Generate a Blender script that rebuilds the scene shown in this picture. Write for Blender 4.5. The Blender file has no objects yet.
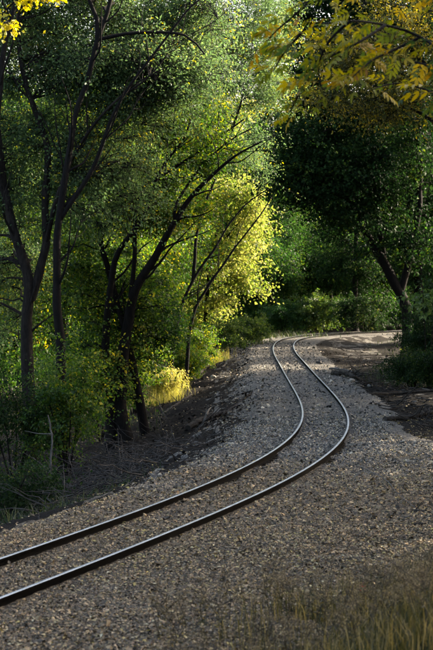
import bpy, math
import numpy as np
from mathutils import Vector

rng = np.random.default_rng(7)
scene = bpy.context.scene
R = math.radians

# ---------------------------------------------------------------- camera
CAMZ, FPX, XC, YH = 4.37, 1800.0, 216.5, 289.6      # height, focal length and horizon row, in photo pixels
cam_d = bpy.data.cameras.new('camera')
cam = bpy.data.objects.new('camera', cam_d)
scene.collection.objects.link(cam)
cam_d.sensor_fit = 'VERTICAL'
cam_d.sensor_height = 36.0
cam_d.lens = FPX / 650 * 36
cam_d.clip_end = 3000
cam_d.dof.use_dof = True
cam_d.dof.focus_distance = 55
cam_d.dof.aperture_fstop = 3.5
cam.location = (0, 0, CAMZ)
cam.rotation_euler = (R(90) - math.atan((325 - YH) / FPX), 0, 0)
scene.camera = cam

# ---------------------------------------------------------------- sky, sun, exposure
SUN_EL, SUN_AZ = 24.0, 60.0       # azimuth clockwise from the view direction (+Y)
w = bpy.data.worlds.new('World')
scene.world = w
w.use_nodes = True
nt = w.node_tree
bg = nt.nodes['Background']
sky = nt.nodes.new('ShaderNodeTexSky')
sky.sky_type = 'NISHITA'
sky.sun_disc = False
sky.sun_elevation = R(SUN_EL)
sky.sun_rotation = R(SUN_AZ)
sky.air_density = 1.0
sky.dust_density = 6.0
sky.ozone_density = 0.6
nt.links.new(sky.outputs[0], bg.inputs[0])
bg.inputs[1].default_value = 0.15
sun_d = bpy.data.lights.new('sun', 'SUN')
sun = bpy.data.objects.new('sun', sun_d)
scene.collection.objects.link(sun)
sun_d.energy = 5.0
sun_d.angle = R(0.5)
sun_d.color = (1.0, 0.88, 0.68)
sd = Vector((math.sin(R(SUN_AZ)) * math.cos(R(SUN_EL)), math.cos(R(SUN_AZ)) * math.cos(R(SUN_EL)), math.sin(R(SUN_EL))))
sun.rotation_euler = sd.to_track_quat('Z', 'Y').to_euler()
sun.location = (60, 60, 60)
vs = scene.view_settings
vs.view_transform = 'Standard'
vs.look = 'None'
vs.gamma = 1
vs.use_curve_mapping = False
vs.exposure = 2.22
scene.render.engine = 'CYCLES'
scene.cycles.max_bounces = 8
scene.cycles.diffuse_bounces = 4
scene.cycles.glossy_bounces = 3
scene.cycles.transmission_bounces = 6
scene.cycles.caustics_reflective = False
scene.cycles.caustics_refractive = False

# ---------------------------------------------------------------- helpers
def px(x, y, Y):
    """world point seen at photo pixel (x, y) at distance Y along the view"""
    return np.array([(x - XC) / FPX * Y, Y, CAMZ + (YH - y) / FPX * Y])

def props(o, label=None, cat=None, group=None, kind=None):
    if label: o['label'] = label
    if cat: o['category'] = cat
    if group: o['group'] = group
    if kind: o['kind'] = kind
    return o

def mesh_np(name, V, F, attrs=None, mats=(), smooth=False, mat_idx=None):
    """V (n,3); F list of int arrays (m,k); attrs {name: per-vertex floats}"""
    me = bpy.data.meshes.new(name)
    V = np.asarray(V, np.float32)
    if not isinstance(F, list): F = [F]
    F = [f for f in F if len(f)]
    loops = np.concatenate([f.ravel() for f in F]).astype(np.int32)
    sizes = np.concatenate([np.full(len(f), f.shape[1]) for f in F]).astype(np.int32)
    starts = np.concatenate([[0], np.cumsum(sizes)[:-1]]).astype(np.int32)
    me.vertices.add(len(V)); me.vertices.foreach_set('co', V.ravel())
    me.loops.add(len(loops)); me.loops.foreach_set('vertex_index', loops)
    me.polygons.add(len(sizes)); me.polygons.foreach_set('loop_start', starts); me.polygons.foreach_set('loop_total', sizes)
    if mat_idx is not None: me.polygons.foreach_set('material_index', np.asarray(mat_idx, np.int32))
    me.polygons.foreach_set('use_smooth', np.full(len(sizes), smooth))
    for k, a in (attrs or {}).items():
        at = me.attributes.new(k, 'FLOAT', 'POINT')
        at.data.foreach_set('value', np.asarray(a, np.float32))
    for m in mats: me.materials.append(m)
    me.update(calc_edges=True)
    return me

def obj(name, me, parent=None, loc=(0, 0, 0)):
    o = bpy.data.objects.new(name, me)
    scene.collection.objects.link(o)
    o.location = loc
    o.parent = parent
    return o

def hash3(i, j, k):
    n = (i * 374761393 + j * 668265263 + k * 2147483647) & 0xffffffff
    n = ((n ^ (n >> 13)) * 1274126177) & 0xffffffff
    return ((n ^ (n >> 16)) & 0xffff) / 65535.0

def vnoise(x, y, seed=0):
    x = np.asarray(x, float); y = np.asarray(y, float)
    xi = np.floor(x).astype(np.int64); yi = np.floor(y).astype(np.int64)
    fx = x - xi; fy = y - yi
    fx = fx * fx * (3 - 2 * fx); fy = fy * fy * (3 - 2 * fy)
    a = hash3(xi, yi, seed); b = hash3(xi + 1, yi, seed); c = hash3(xi, yi + 1, seed); d = hash3(xi + 1, yi + 1, seed)
    return (a * (1 - fx) + b * fx) * (1 - fy) + (c * (1 - fx) + d * fx) * fy - 0.5

def fbm(x, y, seed=0, oct=4):
    r = 0; a = 1.0
    for k in range(oct):
        r = r + a * vnoise(x * 2 ** k, y * 2 ** k, seed + k); a *= 0.5
    return r

def sstep(a, b, x):
    t = np.clip((x - a) / (b - a), 0, 1)
    return t * t * (3 - 2 * t)

def catmull(pts, step=0.4):
    P = np.asarray(pts, float)
    if len(P) == 2:
        n = max(2, int(np.linalg.norm(P[1] - P[0]) / step)); t = np.linspace(0, 1, n)[:, None]
        return P[0] * (1 - t) + P[1] * t
    Q = np.vstack([2 * P[0] - P[1], P, 2 * P[-1] - P[-2]])
    out = []
    for i in range(1, len(Q) - 2):
        n = max(2, int(np.linalg.norm(Q[i + 1] - Q[i]) / step)); t = np.linspace(0, 1, n, endpoint=False)[:, None]
        out.append(0.5 * (2 * Q[i] + (Q[i + 1] - Q[i - 1]) * t + (2 * Q[i - 1] - 5 * Q[i] + 4 * Q[i + 1] - Q[i + 2]) * t ** 2
                          + (3 * Q[i] - Q[i - 1] - 3 * Q[i + 1] + Q[i + 2]) * t ** 3))
    out.append(P[-1:])
    return np.vstack(out)

def unit(v):
    return v / np.maximum(np.linalg.norm(v, axis=-1, keepdims=True), 1e-9)

def tubes(P, Rr, k):
    """P (N,M,3), Rr (N,M): N tubes of k sides -> verts, quads"""
    N, M, _ = P.shape
    T = unit(np.gradient(P, axis=1))
    ov = unit(P[:, -1] - P[:, 0])
    ref = np.where(np.abs(ov[:, 2:3]) > 0.7, np.array([[1.0, 0.15, 0]]), np.array([[0, 0.1, 1.0]]))
    u = unit(np.cross(T, ref[:, None, :])); v = np.cross(T, u)
    a = np.arange(k) / k * 2 * np.pi
    V = P[:, :, None, :] + Rr[:, :, None, None] * (np.cos(a)[None, None, :, None] * u[:, :, None, :] + np.sin(a)[None, None, :, None] * v[:, :, None, :])
    idx = np.arange(N * M * k).reshape(N, M, k)
    q = np.stack([idx[:, :-1], np.roll(idx, -1, 2)[:, :-1], np.roll(idx, -1, 2)[:, 1:], idx[:, 1:]], -1).reshape(-1, 4)
    return V.reshape(-1, 3), q

# ---------------------------------------------------------------- materials
def new_mat(name):
    m = bpy.data.materials.new(name); m.use_nodes = True
    n = m.node_tree
    return m, n, n.nodes['Principled BSDF']

def N(n, typ, **kw):
    nd = n.nodes.new(typ)
    for k, v in kw.items():
        if k in nd.inputs.keys() if isinstance(k, str) else False: nd.inputs[k].default_value = v
        else: setattr(nd, k, v)
    return nd

def ramp(n, stops, src, interp='LINEAR'):
    r = n.nodes.new('ShaderNodeValToRGB'); cr = r.color_ramp; cr.interpolation = interp
    while len(cr.elements) < len(stops): cr.elements.new(0.5)
    for e, (p, c) in zip(cr.elements, stops): e.position = p; e.color = (*c, 1)
    n.links.new(src, r.inputs[0])
    return r

def mixc(n, fac, a, b, typ='MIX'):
    m = n.nodes.new('ShaderNodeMix'); m.data_type = 'RGBA'; m.blend_type = typ
    for sock, val in ((m.inputs[0], fac), (m.inputs[6], a), (m.inputs[7], b)):
        if hasattr(val, 'is_output'): n.links.new(val, sock)
        else: sock.default_value = val if isinstance(val, float) else (*val, 1)
    return m.outputs[2]

def noise(n, scale, detail=4, rough=0.6, vec=None, dist=0.0):
    t = n.nodes.new('ShaderNodeTexNoise'); t.inputs['Scale'].default_value = scale
    t.inputs['Detail'].default_value = detail; t.inputs['Roughness'].default_value = rough; t.inputs['Distortion'].default_value = dist
    if vec is not None: n.links.new(vec, t.inputs['Vector'])
    return t

def coords(n, scale=None):
    g = n.nodes.new('ShaderNodeNewGeometry')
    if scale is None: return g.outputs['Position']
    mp = n.nodes.new('ShaderNodeMapping'); mp.inputs['Scale'].default_value = scale
    n.links.new(g.outputs['Position'], mp.inputs[0])
    return mp.outputs[0]

def bump(n, bs, h, strength=0.5, dist=0.05):
    b = n.nodes.new('ShaderNodeBump'); b.inputs['Strength'].default_value = strength; b.inputs['Distance'].default_value = dist
    n.links.new(h, b.inputs['Height']); n.links.new(b.outputs[0], bs.inputs['Normal'])

def attr(n, name):
    a = n.nodes.new('ShaderNodeAttribute'); a.attribute_name = name
    return a.outputs['Fac']

def leaf_mat(name, stops, trans=0.45, by_object=False, clump=0.35, rough=0.5, spec=0.3):
    m, n, bs = new_mat(name)
    if by_object:
        oi = n.nodes.new('ShaderNodeObjectInfo'); src = oi.outputs['Random']
    else:
        nz = noise(n, clump, 2, 0.5, coords(n))
        mm = n.nodes.new('ShaderNodeMath'); mm.operation = 'MULTIPLY_ADD'
        n.links.new(nz.outputs[0], mm.inputs[0]); mm.inputs[1].default_value = 1.1; mm.inputs[2].default_value = -0.55
        ad = n.nodes.new('ShaderNodeMath'); ad.operation = 'ADD'; ad.use_clamp = True
        n.links.new(mm.outputs[0], ad.inputs[0]); n.links.new(attr(n, 'rnd'), ad.inputs[1]); src = ad.outputs[0]
    c = ramp(n, stops, src)
    n.links.new(c.outputs[0], bs.inputs['Base Color'])
    bs.inputs['Roughness'].default_value = rough
    bs.inputs['Specular IOR Level'].default_value = spec
    tr = n.nodes.new('ShaderNodeBsdfTranslucent')
    hs = n.nodes.new('ShaderNodeHueSaturation'); hs.inputs['Saturation'].default_value = 1.15; hs.inputs['Value'].default_value = 1.8
    n.links.new(c.outputs[0], hs.inputs['Color']); n.links.new(hs.outputs[0], tr.inputs[0])
    mx = n.nodes.new('ShaderNodeMixShader'); mx.inputs[0].default_value = trans
    n.links.new(bs.outputs[0], mx.inputs[1]); n.links.new(tr.outputs[0], mx.inputs[2])
    n.links.new(mx.outputs[0], n.nodes['Material Output'].inputs[0])
    return m

def bark_mat(name, a, b, sc=9.0):
    m, n, bs = new_mat(name)
    co = coords(n, (1, 1, 0.22))
    nz = noise(n, sc, 6, 0.7, co, 0.6)
    n2 = noise(n, 1.3, 3, 0.6, coords(n))
    c1 = ramp(n, [(0.32, a), (0.7, b)], nz.outputs[0]).outputs[0]
    c = mixc(n, n2.outputs[0], c1, tuple(v * 0.7 for v in a))
    n.links.new(c, bs.inputs['Base Color']); bs.inputs['Roughness'].default_value = 0.9
    bs.inputs['Specular IOR Level'].default_value = 0.15
    bump(n, bs, nz.outputs[0], 0.9, 0.05)
    return m

MAT = {}
MAT['bark_dark'] = bark_mat('bark_dark', (0.004, 0.0032, 0.0028), (0.026, 0.020, 0.016))
MAT['bark_trunk'] = bark_mat('bark_trunk', (0.005, 0.004, 0.0035), (0.060, 0.047, 0.037), 12)
MAT['bark_grey'] = bark_mat('bark_grey', (0.045, 0.045, 0.042), (0.16, 0.155, 0.145))
MAT['dead_wood'] = bark_mat('dead_wood', (0.09, 0.08, 0.07), (0.26, 0.24, 0.21), 14)
MAT['dead_mid'] = bark_mat('dead_mid', (0.013, 0.011, 0.010), (0.15, 0.132, 0.115), 2.2)
MAT['dead_dark'] = bark_mat('dead_dark', (0.022, 0.018, 0.015), (0.09, 0.075, 0.06), 14)
G0, G1, G2 = (0.016, 0.040, 0.010), (0.045, 0.090, 0.016), (0.092, 0.140, 0.022)
YG, YE, OR = (0.16, 0.19, 0.03), (0.42, 0.34, 0.04), (0.30, 0.16, 0.03)
MAT['leaf_grey'] = leaf_mat('leaf_grey_green', [(0.0, (0.042, 0.074, 0.032)), (0.45, (0.078, 0.125, 0.050)), (0.80, (0.115, 0.160, 0.055)), (0.93, (0.17, 0.19, 0.045)), (1.0, YE)], 0.52)
MAT['leaf_olive'] = leaf_mat('leaf_olive_green', [(0.0, G0), (0.4, G1), (0.68, G2), (0.86, YG), (1.0, YE)], 0.50)
MAT['leaf_yellow'] = leaf_mat('leaf_yellow', [(0.0, (0.18, 0.20, 0.03)), (0.5, (0.38, 0.33, 0.04)), (1.0, (0.50, 0.40, 0.05))], 0.5)
MAT['leaf_lit'] = leaf_mat('leaf_lit_yellow_green', [(0.0, (0.05, 0.095, 0.02)), (0.4, (0.14, 0.18, 0.04)), (0.7, (0.24, 0.25, 0.065)), (1.0, (0.38, 0.36, 0.12))], 0.55)  # sunlit glow put into a brighter leaf colour
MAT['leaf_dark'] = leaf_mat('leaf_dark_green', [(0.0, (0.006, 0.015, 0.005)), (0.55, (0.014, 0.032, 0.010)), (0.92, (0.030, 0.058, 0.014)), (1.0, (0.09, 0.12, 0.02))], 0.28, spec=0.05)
MAT['leaf_mid'] = leaf_mat('leaf_mid_green', [(0.0, G0), (0.5, (0.032, 0.078, 0.017)), (0.85, (0.065, 0.12, 0.024)), (1.0, YG)], 0.45)
MAT['leaf_brown'] = leaf_mat('leaf_brown_yellow', [(0.0, (0.028, 0.038, 0.011)), (0.4, (0.080, 0.080, 0.018)), (0.75, (0.18, 0.145, 0.028)), (1.0, (0.44, 0.34, 0.06))], 0.45)
MAT['leaf_near'] = leaf_mat('leaf_compound_autumn', [(0.0, (0.035, 0.065, 0.018)), (0.3, (0.10, 0.125, 0.02)), (0.6, (0.24, 0.21, 0.024)), (0.85, (0.38, 0.28, 0.028)), (1.0, (0.28, 0.14, 0.02))], 0.42, by_object=True)
MAT['leaf_bush'] = leaf_mat('leaf_bush_green', [(0.0, (0.022, 0.045, 0.011)), (0.5, (0.045, 0.082, 0.018)), (1.0, (0.11, 0.14, 0.028))], 0.45)
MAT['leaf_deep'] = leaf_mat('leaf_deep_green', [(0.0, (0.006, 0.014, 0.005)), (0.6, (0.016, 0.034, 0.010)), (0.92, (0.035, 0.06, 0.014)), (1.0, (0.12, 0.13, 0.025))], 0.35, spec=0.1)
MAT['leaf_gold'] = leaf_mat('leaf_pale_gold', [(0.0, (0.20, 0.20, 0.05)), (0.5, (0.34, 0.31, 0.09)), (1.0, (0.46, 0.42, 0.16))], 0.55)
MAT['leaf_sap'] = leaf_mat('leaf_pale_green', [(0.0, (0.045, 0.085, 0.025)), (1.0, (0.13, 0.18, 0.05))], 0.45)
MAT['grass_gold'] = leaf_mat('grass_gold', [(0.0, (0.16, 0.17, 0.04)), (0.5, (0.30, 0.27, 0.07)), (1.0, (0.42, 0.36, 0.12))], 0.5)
MAT['grass_dry'] = leaf_mat('grass_dry', [(0.0, (0.016, 0.020, 0.008)), (0.35, (0.045, 0.044, 0.013)), (0.7, (0.13, 0.098, 0.032)), (1.0, (0.32, 0.23, 0.085))], 0.35, clump=1.8)
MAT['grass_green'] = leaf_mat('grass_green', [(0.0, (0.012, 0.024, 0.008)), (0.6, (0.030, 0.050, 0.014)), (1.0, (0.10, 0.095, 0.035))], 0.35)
MAT['weed_dry'] = leaf_mat('weed_dry', [(0.0, (0.045, 0.033, 0.018)), (0.6, (0.13, 0.095, 0.05)), (1.0, (0.32, 0.24, 0.13))], 0.3)
MAT['leaf_red'] = leaf_mat('leaf_red', [(0.0, (0.35, 0.03, 0.03)), (1.0, (0.55, 0.06, 0.05))], 0.4)

def litter_mat():
    m, n, bs = new_mat('fallen_leaf')
    c = ramp(n, [(0.0, (0.10, 0.06, 0.03)), (0.35, (0.20, 0.13, 0.06)), (0.65, (0.33, 0.24, 0.10)), (0.85, (0.45, 0.33, 0.08)), (1.0, (0.55, 0.45, 0.28))], attr(n, 'rnd'))
    n.links.new(c.outputs[0], bs.inputs['Base Color']); bs.inputs['Roughness'].default_value = 0.6
    return m
MAT['litter'] = litter_mat()

def earthy(n):
    """earth and leaf dust between the stones: on the near stretch, patchy farther on"""
    g_ = n.nodes.new('ShaderNodeNewGeometry'); sp = n.nodes.new('ShaderNodeSeparateXYZ'); n.links.new(g_.outputs['Position'], sp.inputs[0])
    mr = n.nodes.new('ShaderNodeMapRange'); mr.inputs[1].default_value = 38; mr.inputs[2].default_value = 50
    mr.inputs[3].default_value = 0.34; mr.inputs[4].default_value = -0.12; n.links.new(sp.outputs[1], mr.inputs[0])
    br = noise(n, 0.22, 4, 0.65, g_.outputs['Position'])
    ad = n.nodes.new('ShaderNodeMath'); ad.operation = 'ADD'; n.links.new(br.outputs[0], ad.inputs[0]); n.links.new(mr.outputs[0], ad.inputs[1])
    return ramp(n, [(0.42, (0, 0, 0)), (0.75, (1, 1, 1))], ad.outputs[0]).outputs[0]

def stone_mat():
    m, n, bs = new_mat('ballast_stone')
    c = ramp(n, [(0.0, (0.032, 0.030, 0.028)), (0.30, (0.078, 0.073, 0.066)), (0.60, (0.155, 0.140, 0.117)), (0.85, (0.29, 0.246, 0.183)), (1.0, (0.56, 0.47, 0.34))], attr(n, 'rnd'))
    nz = noise(n, 30, 4, 0.7, coords(n))
    f = earthy(n)
    c2 = mixc(n, f, c.outputs[0], (1.0, 0.80, 0.56), 'MULTIPLY')
    c3 = mixc(n, 0.5, c2, nz.outputs[1], 'SOFT_LIGHT')
    n.links.new(c3, bs.inputs['Base Color']); bs.inputs['Roughness'].default_value = 0.75
    bs.inputs['Specular IOR Level'].default_value = 0.35
    return m
MAT['stone'] = stone_mat()

def ballast_mat():
    m, n, bs = new_mat('ballast_bed')
    co = coords(n)
    v = n.nodes.new('ShaderNodeTexVoronoi'); v.inputs['Scale'].default_value = 26; n.links.new(co, v.inputs['Vector'])
    v.inputs['Randomness'].default_value = 1.0
    sp = n.nodes.new('ShaderNodeSeparateColor'); n.links.new(v.outputs['Color'], sp.inputs[0])
    c = ramp(n, [(0.0, (0.030, 0.028, 0.026)), (0.5, (0.080, 0.074, 0.066)), (0.85, (0.16, 0.148, 0.128)), (1.0, (0.34, 0.30, 0.24))], sp.outputs[0]).outputs[0]
    f = earthy(n)
    c = mixc(n, f, c, (1.0, 0.80, 0.56), 'MULTIPLY')
    d = noise(n, 0.9, 5, 0.65, co)
    f2 = ramp(n, [(0.56, (0, 0, 0)), (0.78, (1, 1, 1))], d.outputs[0]).outputs[0]
    c = mixc(n, f2, c, (0.024, 0.020, 0.017))
    n.links.new(c, bs.inputs['Base Color']); bs.inputs['Roughness'].default_value = 0.85
    bs.inputs['Specular IOR Level'].default_value = 0.25
    inv = n.nodes.new('ShaderNodeMath'); inv.operation = 'SUBTRACT'; inv.inputs[0].default_value = 1; n.links.new(v.outputs['Distance'], inv.inputs[1])
    bump(n, bs, inv.outputs[0], 1.0, 0.05)
    return m
MAT['ballast'] = ballast_mat()

def soil_mat():
    m, n, bs = new_mat('forest_soil')
    co = coords(n)
    a = noise(n, 0.35, 5, 0.65, co); b = noise(n, 5, 6, 0.7, co); e = noise(n, 28, 4, 0.7, co)
    c = ramp(n, [(0.3, (0.005, 0.004, 0.0035)), (0.6, (0.017, 0.0135, 0.0105)), (0.82, (0.060, 0.048, 0.035))], b.outputs[0]).outputs[0]
    f = ramp(n, [(0.55, (0, 0, 0)), (0.7, (1, 1, 1))], a.outputs[0]).outputs[0]
    c = mixc(n, f, c, (0.022, 0.0175, 0.0125))
    c = mixc(n, 0.4, c, e.outputs[1], 'SOFT_LIGHT')
    n.links.new(c, bs.inputs['Base Color']); bs.inputs['Roughness'].default_value = 0.95
    bs.inputs['Specular IOR Level'].default_value = 0.1
    hm = n.nodes.new('ShaderNodeMath'); hm.operation = 'MULTIPLY_ADD'; hm.inputs[1].default_value = 0.6
    n.links.new(e.outputs[0], hm.inputs[0]); n.links.new(b.outputs[0], hm.inputs[2])
    bump(n, bs, hm.outputs[0], 1.0, 0.2)
    return m
MAT['soil'] = soil_mat()

def steel():
    m, n, bs = new_mat('polished_rail_head')
    nz = noise(n, 3, 4, 0.6, coords(n))
    c = ramp(n, [(0.3, (0.24, 0.265, 0.275)), (0.7, (0.44, 0.465, 0.47))], nz.outputs[0])
    n.links.new(c.outputs[0], bs.inputs['Base Color']); bs.inputs['Metallic'].default_value = 0.85
    bs.inputs['Roughness'].default_value = 0.40
    return m
MAT['steel'] = steel()

def shaded_rust():
    m, n, bs = new_mat('rail_rust_shaded')
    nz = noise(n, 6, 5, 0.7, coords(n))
    c = ramp(n, [(0.35, (0.001, 0.0009, 0.0009)), (0.8, (0.0045, 0.003, 0.0023))], nz.outputs[0])  # shade on the rail sides is put into the rust colour
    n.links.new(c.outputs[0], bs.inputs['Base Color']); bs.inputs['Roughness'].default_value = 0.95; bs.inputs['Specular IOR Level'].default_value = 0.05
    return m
MAT['shaded_rust'] = shaded_rust()
MAT['tie_plate'] = MAT['shaded_rust']

def tie():
    m, n, bs = new_mat('weathered_sleeper')
    nz = noise(n, 9, 5, 0.7, coords(n))
    c = ramp(n, [(0.3, (0.10, 0.065, 0.04)), (0.75, (0.26, 0.18, 0.11))], nz.outputs[0])
    n.links.new(c.outputs[0], bs.inputs['Base Color']); bs.inputs['Roughness'].default_value = 0.9
    bump(n, bs, nz.outputs[0], 0.6, 0.02)
    return m
MAT['sleeper'] = tie()

# ---------------------------------------------------------------- track centreline (fitted to both rails in the photograph)
KAP = [0.00309, -0.00412, -0.01025, -0.0088, -0.00242, 2e-05, 0.00025, -0.0002, 0.00081, 0.00164, 0.00238, 0.00681, 0.01523, 0.02522]
DS = 0.25
_s = np.arange(0, 160, DS)
_k = np.interp(_s, np.linspace(0, 160, 14), KAP)
_k = np.concatenate([np.zeros(int(45 / DS)), _k, np.full(int(22 / DS), 0.02522), np.zeros(int(60 / DS))])
S_ = (np.arange(len(_k)) - int(45 / DS)) * DS
_i0 = int(45 / DS)
TH = np.cumsum(_k) * DS; TH += 0.30626 - TH[_i0]
CX = np.cumsum(np.sin(TH)) * DS; CX += -5.4553 - CX[_i0]
CY = np.cumsum(np.cos(TH)) * DS; CY += 19.5341 - CY[_i0]

def track_off(X, Y):
    """signed sideways distance from the track centreline (right positive) and position along it"""
    X = np.asarray(X, float).ravel(); Y = np.asarray(Y, float).ravel()
    o = np.empty(len(X)); s = np.empty(len(X))
    cx, cy, th, ss = CX[::2], CY[::2], TH[::2], S_[::2]
    for a in range(0, len(X), 20000):
        x = X[a:a + 20000, None]; y = Y[a:a + 20000, None]
        i = ((x - cx) ** 2 + (y - cy) ** 2).argmin(1)
        dx = x[:, 0] - cx[i]; dy = y[:, 0] - cy[i]
        cr = dx * np.cos(th[i]) - dy * np.sin(th[i])
        dist = np.hypot(dx, dy)
        o[a:a + 20000] = np.where(np.abs(cr) > 0.7 * dist, cr, np.sign(cr) * dist); s[a:a + 20000] = ss[i]
    return o, s

def height(X, Y, o=None):
    X = np.asarray(X, float).ravel(); Y = np.asarray(Y, float).ravel()
    if o is None: o = track_off(X, Y)[0]
    floor = -2.3 + 1.9 * sstep(100, 150, Y) + 1.2 * sstep(185, 215, Y)
    dl = np.clip(-o - 2.4, 0, None)
    left = np.maximum(-0.37 * dl, floor)
    left = left + 0.2 * np.exp(-((-0.37 * dl - floor) / 0.5) ** 2) * (dl > 0)
    hill_l = 2.5 * sstep(45, 160, dl)
    far = sstep(58, 100, Y)
    dr = np.clip(o - (5.2 + 4.0 * far + 8.0 * sstep(110, 150, Y)), 0, None)
    right = (0.45 - 0.25 * far) * dr * dr / (dr + 1.2)
    right = 5.5 * (1 - np.exp(-right / 5.5))
    rough = sstep(2.6, 5, np.abs(o)) * (1 - 0.6 * sstep(100, 140, Y) * (1 - sstep(16, 22, o)))
    nz = fbm(X * 0.35, Y * 0.35, 3) * 0.28 * rough + fbm(X * 1.7, Y * 1.7, 9, 3) * 0.10 * sstep(2.2, 4.5, np.abs(o))
    right = right - 0.38 * sstep(100, 140, Y) * sstep(2.6, 5.5, o) * (1 - sstep(14, 20, o))
    bank = sstep(2.8, 4.0, -o) * (1 - sstep(7.5, 9.5, -o))
    nz = nz + bank * (0.50 * fbm(X * 0.6 + 7, Y * 0.45, 33, 4))
    return np.where(o < 0, left + hill_l, right) + nz - 0.06

def hz(x, y): return float(height([x], [y])[0])

# ---------------------------------------------------------------- ground sheet
def grade(a, b, fine0, fine1, d, growth=1.22):
    mid = list(np.arange(fine0, fine1, d)); lo = []; hi = []
    x, st = fine0, d
    while x > a: st *= growth; x -= st; lo.append(x)
    x, st = mid[-1], d
    while x < b: st *= growth; x += st; hi.append(x)
    return np.array(lo[::-1] + mid + hi)
gx = grade(-900, 900, -14, 22, 0.33); gy = grade(-120, 2200, 16, 110, 0.4, 1.06)
GX, GY = np.meshgrid(gx, gy)
GZ = height(GX, GY)
nx, ny = len(gx), len(gy)
ii = np.arange(nx * ny).reshape(ny, nx)
Fg = np.stack([ii[:-1, :-1], ii[:-1, 1:], ii[1:, 1:], ii[1:, :-1]], -1).reshape(-1, 4)
g = obj('ground', mesh_np('ground', np.stack([GX.ravel(), GY.ravel(), GZ], 1), Fg, mats=[MAT['soil']], smooth=True))
props(g, 'dark forest soil around and below the railway embankment', 'ground', kind='structure')

# ballast sheet, laid along the track
def at_track(s, o):
    x = np.interp(s, S_, CX); y = np.interp(s, S_, CY); th = np.interp(s, S_, TH)
    return x + o * np.cos(th), y - o * np.sin(th)
def bed_lift(X, Y, o):
    e = fbm(X * 0.5, Y * 0.5, 21) * 1.3
    wd = 1.0 - 0.72 * sstep(43, 56, Y)
    oo = np.where(o > 1.35, 1.35 + (o - 1.35) / wd, o)
    return 0.075 * (1 - sstep(1.2, 1.9, (np.abs(oo - 1.35) + e) / 2.55)) + 0.02 * vnoise(X * 9, Y * 9, 5)- 0.035
def dip(s, o):
    """ballast washed from under the rails where the sleepers show"""
    return -0.10 * np.exp(-((np.abs(o) - 0.76) / 0.24) ** 2) * sstep(21, 24, s) * (1 - sstep(31, 34, s)) * sstep(-0.08, 0.08, vnoise(s * 0.8, np.sign(o) * 3.0, 77))
sv = np.concatenate([np.arange(-30, 45, 0.12), np.arange(45, 110, 0.3), np.arange(110, 220, 0.8)])
ov = np.arange(-4.6, 7.4, 0.12)
SS, OO = np.meshgrid(sv, ov, indexing='ij')
BX, BY = at_track(SS, OO)
BZ = height(BX, BY, OO.ravel()).reshape(BX.shape) + bed_lift(BX, BY, OO) + dip(SS, OO) + 0.02
jj = np.arange(SS.size).reshape(SS.shape)
Fb = np.stack([jj[:-1, :-1], jj[:-1, 1:], jj[1:, 1:], jj[1:, :-1]], -1).reshape(-1, 4)[:, ::-1]
b = obj('ballast_bed', mesh_np('ballast_bed', np.stack([BX, BY, BZ], -1).reshape(-1, 3), Fb, mats=[MAT['ballast']], smooth=True))
props(b, 'grey and brown crushed stone bed of the railway line', 'ballast bed', kind='structure')
def bed_z(X, Y, o=None, s=None):
    if o is None: o, s = track_off(X, Y)
    return np.maximum(height(X, Y, o) + bed_lift(X, Y, o) + dip(s, o) + 0.02, height(X, Y, o))

# ---------------------------------------------------------------- loose stones
def frustum_pts(n, y0, y1, margin=1.25, power=1.0):
    """points on the ground inside the widened view, even per square metre"""
    Y = np.sqrt(y0 ** 2 + rng.random(n) * (y1 ** 2 - y0 ** 2))
    X = (rng.random(n) * 2 - 1) * 216.5 / FPX * margin * Y
    return X, Y

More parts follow.
